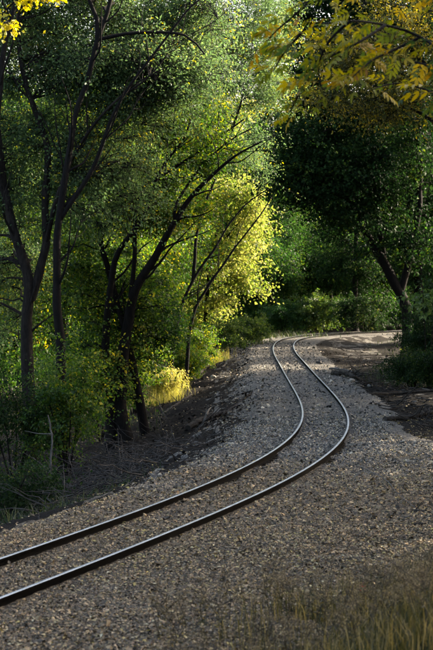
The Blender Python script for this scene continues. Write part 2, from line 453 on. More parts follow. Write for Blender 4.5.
def stones(n, y0, y1, size, keep, shape='box'):
    X, Y = frustum_pts(n, y0, y1)
    o, s = track_off(X, Y)
    k = keep(X, Y, o); X, Y, o, s = X[k], Y[k], o[k], s[k]
    k = (np.abs(np.abs(o) - 0.755) > 0.10); X, Y, o, s = X[k], Y[k], o[k], s[k]
    n = len(X)
    sz = size * np.exp(rng.normal(0, 0.33, n))
    Z = bed_z(X, Y, o, s) + sz * 0.22
    if shape == 'top':
        base = np.array([[-1, -.9, -.45], [1, -.8, -.45], [.9, .9, -.45], [-.8, 1, -.45], [.1, 0, .8]], float)
        F0 = np.array([[0, 1, 4], [1, 2, 4], [2, 3, 4], [3, 0, 4]])
        sc = 0.50
    elif shape == 'box':
        base = np.array([[x, y, z] for x in (-1, 1) for y in (-1, 1) for z in (-1, 1)], float)
        F0 = np.array([[0, 1, 3, 2], [4, 6, 7, 5], [0, 4, 5, 1], [2, 3, 7, 6], [0, 2, 6, 4], [1, 5, 7, 3]])
        sc = 0.42
    else:
        base = np.array([[1, 0, 0], [-1, 0, 0], [0, 1, 0], [0, -1, 0], [0, 0, 1], [0, 0, -1]], float)
        F0 = np.array([[0, 2, 4], [2, 1, 4], [1, 3, 4], [3, 0, 4], [2, 0, 5], [1, 2, 5], [3, 1, 5], [0, 3, 5]])
        sc = 0.62
    V = base[None] * (1 + rng.normal(0, 0.22, (n, len(base), 3)))
    if shape == 'top': V[:, 4, :2] += rng.normal(0, .45, (n, 2))
    V *= (np.array([1.0, 0.8, 0.6]) * np.exp(rng.normal(0, 0.15, (n, 3))))[:, None, :]
    q = unit(rng.normal(size=(n, 4)) * (np.array([1, .28, .28, 1]) if shape == 'top' else 1))
    a, b_, c, d = q.T
    M = np.stack([np.stack([1 - 2 * (c * c + d * d), 2 * (b_ * c - a * d), 2 * (b_ * d + a * c)], -1),
                  np.stack([2 * (b_ * c + a * d), 1 - 2 * (b_ * b_ + d * d), 2 * (c * d - a * b_)], -1),
                  np.stack([2 * (b_ * d - a * c), 2 * (c * d + a * b_), 1 - 2 * (b_ * b_ + c * c)], -1)], 1)
    V = np.einsum('nij,nkj->nki', M, V) * sz[:, None, None] * sc
    V += np.stack([X, Y, Z], 1)[:, None, :]
    F = (F0[None] + (np.arange(n) * len(base))[:, None, None]).reshape(-1, F0.shape[1])
    return V.reshape(-1, 3), F, np.repeat(rng.random(n), len(base))

def right_edge(Y): return 5.6 - 3.5 * sstep(43, 56, Y)
V1, F1, r1 = stones(90000, 19, 34, 0.033, lambda X, Y, o: (o > -2.8 - 1.0 * rng.random(len(o)) ** 2) & (o < 5.9 + 2.5 * vnoise(X * .5, Y * .5, 8) + 0.8 * rng.random(len(o))), 'top')
V2, F2, r2 = stones(62000, 34, 62, 0.046, lambda X, Y, o: (o > -2.9 - 1.2 * rng.random(len(o)) ** 2) & (o < right_edge(Y) + 1.6 * vnoise(X * .5, Y * .5, 8)), 'top')
V3, F3, r3 = stones(36000, 62, 150, 0.075, lambda X, Y, o: (o > -2.9 - 1.5 * rng.random(len(o))) & (o < 2.4 + 1.6 * vnoise(X * .4, Y * .4, 8)), 'top')
Fo = np.concatenate([F1, F2 + len(V1), F3 + len(V1) + len(V2)])
st = obj('ballast_stones', mesh_np('ballast_stones', np.concatenate([V1, V2, V3]), Fo, {'rnd': np.concatenate([r1, r2, r3])}, [MAT['stone']]))
V4, F4, r4 = stones(30000, 48, 150, 0.085, lambda X, Y, o: (o > -7.5) & (o < -2.5) & (rng.random(len(o)) < 0.5 + 1.3 * vnoise(X * .7, Y * .7, 18)) | (o > 2.6) & (o < 7) & (rng.random(len(o)) < 0.12 + 0.8 * vnoise(X * .5, Y * .5, 19)), 'top')
cl_ = obj('earth_clods', mesh_np('earth_clods', V4, F4, {'rnd': r4}, [MAT['soil']]))
props(cl_, 'dark crumbled earth and clods on the slopes beside the track', 'earth', kind='stuff')
props(st, 'loose crushed grey stones covering the track bed', 'ballast', kind='stuff')

# ---------------------------------------------------------------- railway track
track = obj('railway_track', None)
track.location = (float(np.interp(30, S_, CX)), float(np.interp(30, S_, CY)), 0)
props(track, 'single railway line with two shining rails bending in an S through the woods', 'railway track')
TL = np.array(track.location)
prof = [(-0.070, 0.000), (0.070, 0.000), (0.070, 0.011), (0.018, 0.026), (0.0085, 0.045), (0.0085, 0.108), (0.034, 0.122), (0.036, 0.146),
        (0.031, 0.156), (0.022, 0.160), (-0.022, 0.160), (-0.031, 0.156), (-0.036, 0.146), (-0.034, 0.122), (-0.0085, 0.108), (-0.0085, 0.045), (-0.018, 0.026), (-0.070, 0.011)]
prof = np.array(prof); kp = len(prof)
rs = np.arange(-28, 236, 0.5)
for side in (1, -1):
    wob = 0.006 * vnoise(rs * 0.13, rs * 0 + side, 12)
    x, y = at_track(rs, side * 0.755 + wob)
    th = np.interp(rs, S_, TH)
    z0 = 0.012 * vnoise(rs * 0.11, rs * 0 + side, 31) - 0.03
    Vr = np.stack([x[:, None] + prof[:, 0] * np.cos(th)[:, None], y[:, None] - prof[:, 0] * np.sin(th)[:, None], z0[:, None] + prof[:, 1][None]], -1)
    ix = np.arange(Vr.shape[0] * kp).reshape(-1, kp)
    nxt = np.roll(ix, -1, 1)
    Fr = np.stack([ix[:-1], nxt[:-1], nxt[1:], ix[1:]], -1)[:, :, ::-1]
    mi = np.tile(np.array([1 if 8 <= j <= 10 else 0 for j in range(kp)]), len(rs) - 1)
    obj('rail', mesh_np('rail', Vr.reshape(-1, 3) - TL, Fr.reshape(-1, 4), mats=[MAT['shaded_rust'], MAT['steel']], mat_idx=mi), track)

def box_mesh(name, sx, sy, sz, mat, bev=0.012):
    import bmesh
    bm = bmesh.new(); bmesh.ops.create_cube(bm, size=1.0)
    for v in bm.verts: v.co = Vector((v.co.x * sx, v.co.y * sy, v.co.z * sz))
    bmesh.ops.bevel(bm, geom=list(bm.edges), offset=bev, segments=1, affect='EDGES')
    me = bpy.data.meshes.new(name); bm.to_mesh(me); bm.free(); me.materials.append(mat)
    return me
sl_me = box_mesh('sleeper', 2.5, 0.22, 0.16, MAT['sleeper'])
pl_me = box_mesh('tie_plate', 0.33, 0.18, 0.022, MAT['tie_plate'], 0.004)
for i, s in enumerate(np.arange(-8, 155, 0.56)):
    s = s + rng.normal(0, 0.02)
    x, y = at_track(s, 0.0); th = float(np.interp(s, S_, TH))
    o = obj('sleeper', sl_me, track, (float(x) - TL[0] + rng.normal(0, 0.01), float(y) - TL[1], -0.126 + rng.normal(0, 0.004)))
    o.rotation_euler = (0, 0, -th + rng.normal(0, 0.012))
    if 12 < s < 40:
        for sg in (1, -1):
            p = obj('tie_plate', pl_me, o, (sg * 0.755, 0, 0.087))

# ---------------------------------------------------------------- fallen leaves
def leaf_quads(P, A, Nn, L, W, fold=0.15):
    """P base points, A axis, Nn normal; kite-shaped leaves"""
    n = len(P)
    A = unit(A); Sd = unit(np.cross(A, Nn)); Nn = np.cross(Sd, A)
    L = np.broadcast_to(L, n)[:, None]; W = np.broadcast_to(W, n)[:, None]
    V = np.empty((n, 4, 3))
    V[:, 0] = P
    V[:, 1] = P + A * L * 0.45 + Sd * W * 0.5 + Nn * W * fold
    V[:, 2] = P + A * L - Nn * L * 0.08
    V[:, 3] = P + A * L * 0.45 - Sd * W * 0.5 + Nn * W * fold
    return V.reshape(-1, 3), np.arange(n * 4).reshape(n, 4)

X, Y = frustum_pts(44000, 19, 62)
o, s = track_off(X, Y)
k = (o > -3.2) & (o < 6.5) & (np.abs(np.abs(o) - 0.755) > 0.12) & (rng.random(len(o)) < 0.35 + 0.65 * (Y < 42)) & (rng.random(len(o)) < 0.55 + 1.2 * vnoise(X * .6, Y * .6, 40))
X, Y, o, s = X[k], Y[k], o[k], s[k]; n = len(X)
nn = unit(np.stack([rng.normal(0, .35, n), rng.normal(0, .35, n), np.ones(n)], 1))
aa = rng.normal(size=(n, 3)); aa[:, 2] *= 0.2
V, F = leaf_quads(np.stack([X, Y, bed_z(X, Y, o, s) + 0.035], 1), aa, nn, rng.uniform(.035, .085, n), rng.uniform(.025, .05, n), 0.2)
fl = obj('fallen_leaves', mesh_np('fallen_leaves', V, F, {'rnd': np.repeat(rng.random(n), 4)}, [MAT['litter']]))
props(fl, 'small tan and yellow fallen leaves strewn over the ballast', 'fallen leaves', kind='stuff')

n = 9000
Yl = rng.uniform(34, 120, n); Xl = rng.uniform(-0.15, 0.15, n) * Yl
ol, sl = track_off(Xl, Yl)
k = ((ol < -2.7) & (ol > -14)) | ((ol > 2.6) & (ol < 10)) & (rng.random(n) < .5)
Xl, Yl = Xl[k], Yl[k]; n = len(Xl)
nn = unit(np.stack([rng.normal(0, .4, n), rng.normal(0, .4, n), np.ones(n)], 1)); aa = rng.normal(size=(n, 3)); aa[:, 2] *= 0.2
Ll = rng.uniform(.06, .13, n)
V, F = leaf_quads(np.stack([Xl, Yl, bed_z(Xl, Yl) + 0.03], 1), aa, nn, Ll, Ll * .6, 0.2)
fl2 = obj('leaf_litter', mesh_np('leaf_litter', V, F, {'rnd': np.repeat(rng.random(n) ** 2, 4)}, [MAT['litter']]))
props(fl2, 'brown leaf litter scattered on the bank and forest floor', 'leaf litter', kind='stuff')

# ---------------------------------------------------------------- trees
def make_plant(name, label, cat, base, limbs, lobes, mat='leaf_mid', bark='bark_dark', leaf=(0.075, 0.045), sprays=14, per=34, sig=0.75,
               seed=1, group=None, sides=9, twig_r=0.012, spread=0.13, droop=0.35, crown_name='crown', br_r=0.05, back=0.0, boughs=0, thin=False):
    """limbs: [(points, r0, r1)] in world; lobes: [(centre, radii, clusters)]"""
    r = np.random.default_rng(seed)
    base = np.array(base, float)
    root = obj(name, None, loc=tuple(base)); props(root, label, cat, group)
    nodes = []; nrad = []; bc = []; br0 = []
    for li, (pts, r0, r1) in enumerate(limbs):
        C = catmull(pts, 0.35) - base
        t = np.linspace(0, 1, len(C))
        wob = np.stack([np.interp(t, np.linspace(0, 1, max(3, len(C) // 3)), r.normal(0, 0.035, max(3, len(C) // 3))) for _ in range(3)], 1)
        C = C + wob * (0.4 + min(r0 * 3, 1.2)) * np.minimum(t[:, None] * 6, 1)
        rad = (r0 * (1 - t) + r1 * t) * (1 + r.normal(0, 0.03, len(C)))
        if C[0, 2] < 0.3: rad = rad * (1 + 0.5 * np.exp(-np.clip(C[:, 2], 0, None) / 0.5))
        Vt, Ft = tubes(C[None], rad[None], sides if r0 > 0.06 else 6)
        obj('trunk' if C[0, 2] < 0.5 else 'limb', mesh_np('limb', Vt, Ft, mats=[MAT[bark]], smooth=True), root)
        nodes.append(C); nrad.append(rad)
        if boughs and len(C) > 10:
            for _ in range(boughs):
                i = r.integers(int(len(C) * .3), len(C) - 2)
                d = unit(C[min(i + 3, len(C) - 1)] - C[i - 1]); L = r.uniform(1.2, 3.4)
                sdv = r.normal(0, 1, 3) * [1, .5, .6]; sdv = unit(sdv - d * (sdv @ d))
                p = [C[i]]; dd_ = d * .75 + sdv * .65 + [0, 0, .1]
                for q in range(5):
                    dd_ = unit(dd_ + r.normal(0, .16, 3) + [0, 0, .06]); p.append(p[-1] + dd_ * L / 5)
                cc = catmull(np.array(p), 0.3); rr0 = min(rad[i] * .5, .055)
                bc.append(cc); br0.append(np.linspace(rr0, .010, len(cc)))
    for cc, rr_ in zip(bc, br0):
        Vt, Ft = tubes(cc[None], rr_[None], 5)
        obj('bough', mesh_np('bough', Vt, Ft, mats=[MAT[bark]], smooth=True), root)
        nodes.append(cc); nrad.append(rr_)
    nodes = np.vstack(nodes); nrad = np.concatenate(nrad)
    TV, TF, LP, LA, LN, LL = [], [], [], [], [], []
    off = 0
    cen = []
    for (c, rr, nc) in lobes:
        c = np.array(c) + [0, back, 0]
        d = unit(r.normal(size=(nc, 3))) * (r.random((nc, 1)) ** 0.45)
        cen.append(np.array(c) - base + d * np.array(rr))
    cen = np.vstack(cen)
    D = np.linalg.norm(cen[:, None] - nodes[None], axis=2) + 0.9 * np.clip(nodes[None, :, 2] - cen[:, None, 2], 0, None) + 0.15 * np.clip(1.2 - nodes[None, :, 2], 0, None) * 8
    ni = D.argmin(1)
    A0 = nodes[ni]
    M = 7
    t = np.linspace(0, 1, M)[None, :, None]
    dv = cen - A0; dl = np.linalg.norm(dv, axis=1)
    lift = np.array([0, 0, 1.0]) * (0.18 * dl)[:, None]
    BP = A0[:, None] + dv[:, None] * t + lift[:, None] * (4 * t * (1 - t)) * 0.6 + r.normal(0, 0.05, (len(cen), M, 3)) * np.minimum(dl, 2)[:, None, None] * (t > 0)
    br = np.minimum(br_r, nrad[ni] * 0.6) * np.clip(dl / 3, 0.4, 1.3)
    BR = br[:, None] * (1 - 0.8 * t[:, :, 0])
    v, f = tubes(BP, BR, 5); TV.append(v); TF.append(f); off += len(v)
    nc = len(cen)
    ci = np.repeat(np.arange(nc), sprays)
    tip = cen[ci] + r.normal(0, sig, (len(ci), 3)) * np.array([1, 1, 0.62])
    tt = r.integers(3, M, len(ci))
    st_ = BP[ci, tt]
    m2 = 3
    t2 = np.linspace(0, 1, m2)[None, :, None]
    TP = st_[:, None] + (tip - st_)[:, None] * t2 + np.array([0, 0, 1.0]) * (t2 * (1 - t2)) * 0.35
    TR = np.full((len(ci), m2), twig_r) * (1 - 0.75 * t2[:, :, 0])
    if thin: TP, TR = TP[::3], TR[::3]
    v, f = tubes(TP, TR, 3); TV.append(v); TF.append(f + off); off += len(v)
    obj('twigs', mesh_np('twigs', np.vstack(TV), np.vstack(TF), mats=[MAT[bark]]), root)['kind'] = 'stuff'
    li = np.repeat(np.arange(len(ci)), per)
    u = r.uniform(0.25, 1.08, (len(li), 1))
    pos = st_[li] + (tip - st_)[li] * u + np.array([0, 0, 1.0]) * (u * (1 - u)) * 0.35 + r.normal(0, spread, (len(li), 3))
    ax = unit((tip - st_)[li]) * 0.5 + r.normal(0, 0.55, (len(li), 3)) + np.array([0, 0, -droop])
    nrm = r.normal(0, 0.55, (len(li), 3)) + np.array([0, 0, 0.8])
    Ls = leaf[0] * np.exp(r.normal(0, 0.22, len(li)))
    V, F = leaf_quads(pos, ax, nrm, Ls, Ls * leaf[1] / leaf[0])
    rn = np.clip(r.random(len(li)) * 0.75 + np.repeat(r.random(nc), sprays * per) * 0.25, 0, 1)
    obj(crown_name, mesh_np(crown_name, V, F, {'rnd': np.repeat(rn, 4)}, [MAT[mat]]), root)['kind'] = 'stuff'
    return root

def copy_tree(o, loc, rz=0.0, sc=1.0, label=None, parent=None):
    c = o.copy(); scene.collection.objects.link(c)
    if parent is None:
        c.location = loc; c.rotation_euler = (0, 0, rz); c.scale = (sc,) * 3
        if label: c['label'] = label
    else: c.parent = parent
    for ch in list(o.children): copy_tree(ch, loc, parent=c)
    return c

def pl(Y, *pts):
    """photo pixels (x, y[, dY]) at distance Y -> world points"""
    return [px(p[0], p[1], Y + (p[2] if len(p) > 2 else 0)) for p in pts]
def lobe(x, y, Y, rx, ry, rd, n):
    return (px(x, y, Y), (rx * Y / FPX, rd, ry * Y / FPX), n)
def root_at(x, Y, sink=0.25):
    X = (x - XC) / FPX * Y
    return np.array([X, Y, hz(X, Y) - sink])

# left foreground tree, forked, at the picture's left edge
YA = 64
bA = root_at(30, YA)
make_plant('forked_tree', 'forked tree with thick dark trunk nearest the left edge of the picture', 'tree', bA,
           [([bA, *pl(YA, (29, 400), (27, 330), (29, 288), (22, 255), (13, 228), (4, 190), (-6, 150), (-12, 90), (-14, 30))], 0.29, 0.06),
            (pl(YA, (31, 300), (39, 275), (46, 244), (45, 225), (48, 167), (46, 142), (38, 118), (26, 80), (19, 50), (20, 0), (26, -40)), 0.17, 0.04),
            (pl(YA, (46, 244), (56, 205, -1), (69, 167, -1), (83, 142, -1.5), (99, 118, -2), (122, 96, -2), (142, 84, -2), (165, 60, -2), (178, 30, -2)), 0.095, 0.012),
            (pl(YA, (4, 190), (-2, 120, -1), (3, 60, -1), (12, 20, -1), (22, -12, -1), (30, -50, -1)), 0.14, 0.06)],
           [lobe(10, 60, YA, 75, 75, 2.6, 48), lobe(20, 170, YA, 70, 60, 2.6, 34), lobe(90, 60, YA, 60, 70, 2.2, 34), lobe(-10, 280, YA + 1, 45, 80, 2, 22),
            lobe(95, 150, YA, 50, 50, 2.2, 22), lobe(140, 90, YA - 1, 40, 40, 1.8, 18), lobe(35, -20, YA, 90, 34, 2.5, 32), lobe(40, 30, YA + 3, 70, 40, 2.5, 26)],
           mat='leaf_grey', bark='bark_trunk', leaf=(0.115, 0.062), seed=11, sprays=14, per=24, sig=0.82, back=1.5, boughs=9)

YS = 61.5
bS = root_at(62, YS)
make_plant('tall_stem_tree', 'tall slim dark stem rising beside the forked tree to the top of the picture', 'tree', bS,
           [([bS, *pl(YS, (61, 400), (58, 300), (60, 220), (75, 120), (89, 78), (97, 50), (105, 25), (111, 0), (116, -40))], 0.20, 0.06),
            (pl(YS, (97, 50), (98, 20), (89, -2), (84, -40)), 0.09, 0.04),
            (pl(YS, (60, 220), (92, 170), (115, 110), (150, 60), (190, 10), (215, -10)), 0.09, 0.02),
            (pl(YS, (100, 40), (140, 34), (185, 36), (205, 55)), 0.07, 0.03)],
           [lobe(110, 60, YS, 70, 55, 2.5, 40), lobe(170, 70, YS, 60, 45, 2.5, 36), lobe(100, 180, YS, 60, 60, 2.5, 32), lobe(120, 0, YS + 2, 70, 34, 2.2, 36),
            lobe(180, 15, YS + 2, 55, 34, 2.2, 36), lobe(150, 45, YS + 4, 70, 40, 2.2, 26)],
           mat='leaf_grey', bark='bark_dark', leaf=(0.110, 0.060), seed=12, sprays=14, per=24, sig=0.85, back=3.2, boughs=8)

# leaning multi-stemmed tree in the middle left
YB = 71
bB = root_at(126, YB)
make_plant('leaning_tree', 'dark many-stemmed tree leaning right over the embankment', 'tree', bB,
           [([bB, *pl(YB, (121, 400), (122, 368), (127, 322), (135, 290), (154, 257), (175, 222), (187, 203), (204, 182), (233, 157), (262, 143))], 0.30, 0.03),
            ([root_at(112, YB), *pl(YB, (108, 400), (106, 330), (112, 276), (119, 252), (141, 220), (154, 186), (168, 160), (183, 142), (196, 110))], 0.22, 0.03),
            ([root_at(146, YB + 1), *pl(YB + 1, (140, 400), (128, 340), (112, 280), (102, 236), (125, 209), (162, 174), (196, 153), (220, 137), (243, 121))], 0.19, 0.03),
            (pl(YB, (127, 322), (135, 260), (137, 200), (150, 150), (160, 100)), 0.11, 0.03),
            (pl(YB, (175, 222), (176, 205), (200, 168, 1), (230, 140, 1), (252, 128, 1)), 0.07, 0.02)],
           [lobe(150, 190, YB, 60, 50, 2.4, 38), lobe(205, 150, YB, 45, 26, 2.0, 14), lobe(110, 300, YB, 60, 60, 2.4, 36), lobe(90, 380, YB - 1, 50, 40, 2.2, 24),
            lobe(155, 320, YB, 34, 56, 2.0, 20), lobe(165, 110, YB, 60, 40, 2.4, 28), lobe(70, 240, YB, 50, 50, 2.2, 20)],
           mat='leaf_olive', bark='bark_dark', leaf=(0.12, 0.078), seed=13, sprays=14, per=22, sig=0.62, back=1.9, boughs=8)

# thin leaning stems in front of the bright foliage
YD = 105
bD = root_at(168, YD)
make_plant('slender_leaning_tree', 'two thin dark stems leaning right in front of bright yellow leaves', 'tree', bD,
           [([bD, *pl(YD, (178, 320), (193, 280), (220, 240), (237, 213), (268, 188))], 0.15, 0.03),
            ([root_at(185, YD), *pl(YD, (192, 318), (208, 286), (241, 240), (262, 213), (272, 195))], 0.13, 0.03),
            (pl(YD, (193, 280), (198, 230), (215, 180), (236, 120), (250, 60), (256, 10)), 0.11, 0.02)],
           [lobe(205, 150, YD, 50, 30, 2.2, 16), lobe(235, 70, YD, 45, 60, 2.5, 38), lobe(190, 90, YD, 40, 60, 2.5, 26), lobe(250, 150, YD, 26, 30, 2, 12), lobe(248, 22, YD, 50, 40, 2.8, 62), lobe(266, 75, YD, 26, 42, 2, 30), lobe(208, 45, YD, 45, 50, 2.5, 36)],
           mat='leaf_grey', bark='bark_dark', leaf=(0.115, 0.06), seed=14, sprays=15, per=24, sig=0.85, back=1.0, boughs=4, thin=True)

# bright backlit tree on the outside of the far bend
YL = 158
bL = root_at(205, YL)
make_plant('sunlit_tree', 'bright yellow-green tree glowing in sunlight left of the far bend', 'tree', bL,
           [([bL, *pl(YL, (207, 300), (212, 250), (224, 200), (232, 150))], 0.25, 0.05), (pl(YL, (210, 270), (225, 240), (245, 215)), 0.10, 0.03)],
           [lobe(208, 275, YL, 32, 44, 2.8, 26), lobe(242, 240, YL, 26, 40, 2.5, 26), lobe(225, 190, YL, 42, 36, 3, 26), lobe(203, 318, YL, 28, 16, 2, 12), lobe(182, 235, YL, 30, 55, 2.5, 16),
            lobe(215, 120, YL, 50, 40, 3, 24), lobe(250, 282, YL, 12, 18, 1.5, 5)],
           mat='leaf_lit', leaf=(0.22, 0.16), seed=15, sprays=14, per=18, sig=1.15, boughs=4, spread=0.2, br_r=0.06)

# big dark tree on the right
YR = 138
bR = root_at(408, YR)
make_plant('dark_tree', 'large dark green tree with sloping trunk on the right bank', 'tree', bR,
           [([bR, *pl(YR, (407, 318), (400, 295), (385, 265), (368, 235), (352, 205), (340, 170), (335, 120), (338, 60))], 0.48, 0.10),
            (pl(YR, (400, 295), (412, 250), (420, 190), (418, 120), (410, 40)), 0.30, 0.08),
            (pl(YR, (385, 265), (378, 215), (375, 160), (370, 90), (365, 20)), 0.22, 0.06),
            (pl(YR, (352, 205), (325, 180), (300, 160), (282, 150)), 0.14, 0.04)],
           [lobe(330, 120, YR, 65, 60, 4, 84), lobe(310, 175, YR, 50, 32, 3.5, 50), lobe(345, 190, YR, 60, 30, 3.5, 34), lobe(390, 160, YR, 60, 60, 4, 56), lobe(360, 40, YR, 80, 60, 4, 50),
            lobe(345, 215, YR, 40, 25, 3, 16), lobe(415, 240, YR, 35, 30, 3, 18), lobe(292, 60, YR, 28, 75, 3, 40), lobe(345, 25, YR, 50, 45, 3, 44), lobe(400, 20, YR, 40, 45, 3, 26), lobe(370, -25, YR, 90, 45, 4, 50), lobe(425, 60, YR, 40, 80, 4, 40)],
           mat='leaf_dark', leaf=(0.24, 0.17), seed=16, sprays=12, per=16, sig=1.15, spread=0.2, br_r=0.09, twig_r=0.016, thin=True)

# yellow-brown tree, trunk out of the picture to the right
YY = 62
bY = root_at(478, YY)
make_plant('russet_tree', 'brownish yellow small-leaved branches hanging in from the upper right', 'tree', bY,
           [([bY, *pl(YY, (480, 350), (476, 220), (470, 120), (465, 20), (460, -60))], 0.26, 0.08), (pl(YY, (473, 170), (430, 120), (390, 105), (350, 100)), 0.09, 0.02),
            (pl(YY, (470, 110), (420, 60), (380, 30), (340, 20)), 0.10, 0.02), (pl(YY, (466, 40), (430, 0), (400, -30)), 0.08, 0.02)],
           [lobe(405, 100, YY, 60, 34, 2.0, 22), lobe(345, 100, YY, 36, 22, 1.6, 10), lobe(400, 50, YY, 55, 40, 1.5, 26), lobe(420, -10, YY, 70, 40, 1.5, 26), lobe(340, 60, YY, 36, 30, 1.2, 12), lobe(500, 60, YY, 50, 90, 2, 30)],
           mat='leaf_brown', leaf=(0.10, 0.055), seed=17, sprays=9, per=22, sig=0.62, spread=0.13)

# generic trees for the wood: three builds, copied
def wood_tree(name, label, seed, H, rad, mat, leaf, n, group, bark='bark_dark', lean=0.0, low=0.22):
    b0 = np.array([0, 0, -0.3])
    r = np.random.default_rng(seed)
    def P(x, y, z): return np.array([x, y, z])
    tr = [b0, P(lean * .1, 0, H * .2), P(lean * .4 + r.normal(0, .2), r.normal(0, .2), H * .45), P(lean * .8, r.normal(0, .3), H * .7), P(lean, 0, H * .95)]
    limbs = [(tr, H * 0.018, 0.05)]
    for k in range(6):
        a = k * 2.4 + r.random(); z = H * (low + 0.1 + 0.09 * k)
        q = P(lean * z / H, 0, z); d = P(math.cos(a), math.sin(a), 0.75)
        limbs.append(([q, q + d * rad * .4, q + d * rad * .75 + P(0, 0, .4), q + d * rad * 1.0 + P(0, 0, 1.0)], H * 0.007, 0.025))
    lobes = [((lean * .7, 0, H * .62), (rad, rad, H * .36), n), ((lean * .4, 0, H * (low + .12)), (rad * .85, rad * .85, H * .14), n // 3)]
    return make_plant(name, label, 'tree', b0, limbs, lobes, mat=mat, bark=bark, leaf=(leaf[0] * 1.1, leaf[1] * 1.1), seed=seed, sprays=14, per=19, sig=1.0, spread=0.2, group=group, br_r=0.06, thin=True)

GW = 'trees of the wood behind the track'
def place(t, x, Y, rz=0.0, sc=1.0, sink=0.0):
    X = (x - XC) / FPX * Y
    t.location = (X, Y, hz(X, Y) - sink); t.rotation_euler = (0, 0, rz); t.scale = (sc,) * 3
    return t
def spot(x, Y):
    X = (x - XC) / FPX * Y
    return (X, Y, hz(X, Y))

wa = place(wood_tree('wood_tree', 'mid green tree behind the tracks at the far bend, right of the sunlit tree', 21, 19, 5.0, 'leaf_mid', (0.17, 0.11), 120, GW), 285, 200, 0.3)
wb = place(wood_tree('wood_tree', 'olive green tree just left of the sunlit tree, behind the leaning stems', 22, 20, 4.6, 'leaf_olive', (0.15, 0.09), 120, GW, lean=1.5), 140, 124, 1.3)
wc = place(wood_tree('wood_tree', 'dark tree directly behind the far end of the rails', 23, 21, 5.2, 'leaf_dark', (0.18, 0.12), 120, GW), 355, 190, 0.8)
cps = [  # source, photo column, distance, turn, scale, label
    (wa, 330, 210, 2.0, 1.15, 'mid green tree above the far end of the rails'),
    (wb, 60, 95, 0.4, 0.95, 'olive tree behind the forked tree on the left'),
    (wb, 120, 110, 3.4, 1.05, 'olive tree behind the leaning many-stemmed tree'),
    (wb, -10, 100, 4.6, 1.0, 'olive tree behind the far left picture edge'),
    (wa, 25, 120, 1.0, 1.05, 'mid green tree deep in the wood at left'),
    (wa, 90, 135, 5.0, 1.1, 'mid green tree deep in the wood behind the leaning tree'),
    (wa, 150, 150, 2.9, 1.15, 'mid green tree deep in the wood, left of the sunlit tree'),
    (wc, 250, 215, 4.0, 1.25, 'dark tree behind the sunlit tree'),
    (wc, 300, 240, 1.7, 1.5, 'tall dark tree farthest away above the bend'),
    (wa, 385, 225, 3.7, 1.3, 'mid green tree behind the large dark tree on the right'),
    (wc, 425, 180, 5.2, 1.1, 'dark tree at the right edge behind the large dark tree'),
    (wa, 215, 250, 0.2, 1.6, 'tall green tree far behind the sunlit tree'),
    (wa, 160, 230, 0.9, 1.5, 'tall green tree far behind the leaning stems'),
    (wc, 100, 200, 2.2, 1.4, 'tall dark tree far behind the leaning many-stemmed tree'),
    (wc, 40, 190, 3.2, 1.4, 'tall dark tree far behind the forked tree'),
    (wa, 440, 260, 4.4, 1.7, 'tall green tree farthest away at the right edge'),
    (wb, 160, 142, 2.4, 1.3, 'tall olive tree rising behind the leaning stems to the top of the picture'),
    (wc, 418, 150, 3.9, 1.25, 'dark tree close behind the large dark tree at right'),
    (wa, 365, 270, 5.4, 1.7, 'tall green tree farthest away behind the rails'),
]
for (src, x, Y, rz, sc, lb) in cps: copy_tree(src, spot(x, Y), rz, sc, lb)
wt = place(wood_tree('thicket_tree', 'low dense green thicket behind the dark bushes at the far bend', 24, 10, 4.2, 'leaf_mid', (0.17, 0.11), 100, 'thickets in the background wood', low=0.0), 300, 205, 0.2)
for i, (x, Y, rz, sc, lb) in enumerate([
    (335, 200, 1, 1.1, 'dense thicket behind the rounded light green bush'), (375, 205, 2, 1.1, 'dense thicket behind the rails under the large dark tree'), (415, 200, 3, 1.2, 'dense thicket at the right end of the rails'),
    (265, 195, 4, 1.0, 'dense thicket just right of the sunlit tree'), (240, 205, 5, 1.1, 'dense thicket behind the sunlit tree'), (205, 190, .5, 1.1, 'dense thicket left of the sunlit tree'),
    (170, 165, 1.5, 1.0, 'dense thicket between the leaning stems'), (135, 150, 2.5, 1.0, 'dense thicket seen behind the leaning many-stemmed tree'), (95, 130, 3.5, 1.0, 'dense thicket behind the dead brush'),
    (55, 125, 4.5, 1.0, 'dense thicket right of the forked trunk'), (15, 120, 5.5, 1.0, 'dense thicket left of the forked trunk'), (-25, 110, .8, 1.0, 'dense thicket at the left edge'),
    (300, 230, 1.1, 1.8, 'tall thicket far behind the bend'), (350, 240, 2.1, 1.8, 'tall thicket far behind the rails'), (250, 240, 3.1, 1.8, 'tall thicket far behind the sunlit tree'),
    (400, 250, 4.1, 1.8, 'tall thicket far behind the large dark tree'), (200, 235, 5.1, 1.8, 'tall thicket far behind the slender leaning stems'), (150, 215, .1, 1.7, 'tall thicket far in the left wood'),
    (100, 175, 1.9, 1.5, 'tall thicket in the left wood behind the brush'), (50, 170, 2.9, 1.5, 'tall thicket in the left wood beside the forked trunk'), (0, 165, 3.9, 1.5, 'tall thicket in the left wood at the picture edge'), (450, 235, 0, 1.8, 'tall thicket at the right picture edge')]):
    copy_tree(wt, spot(x, Y), rz, sc, lb)
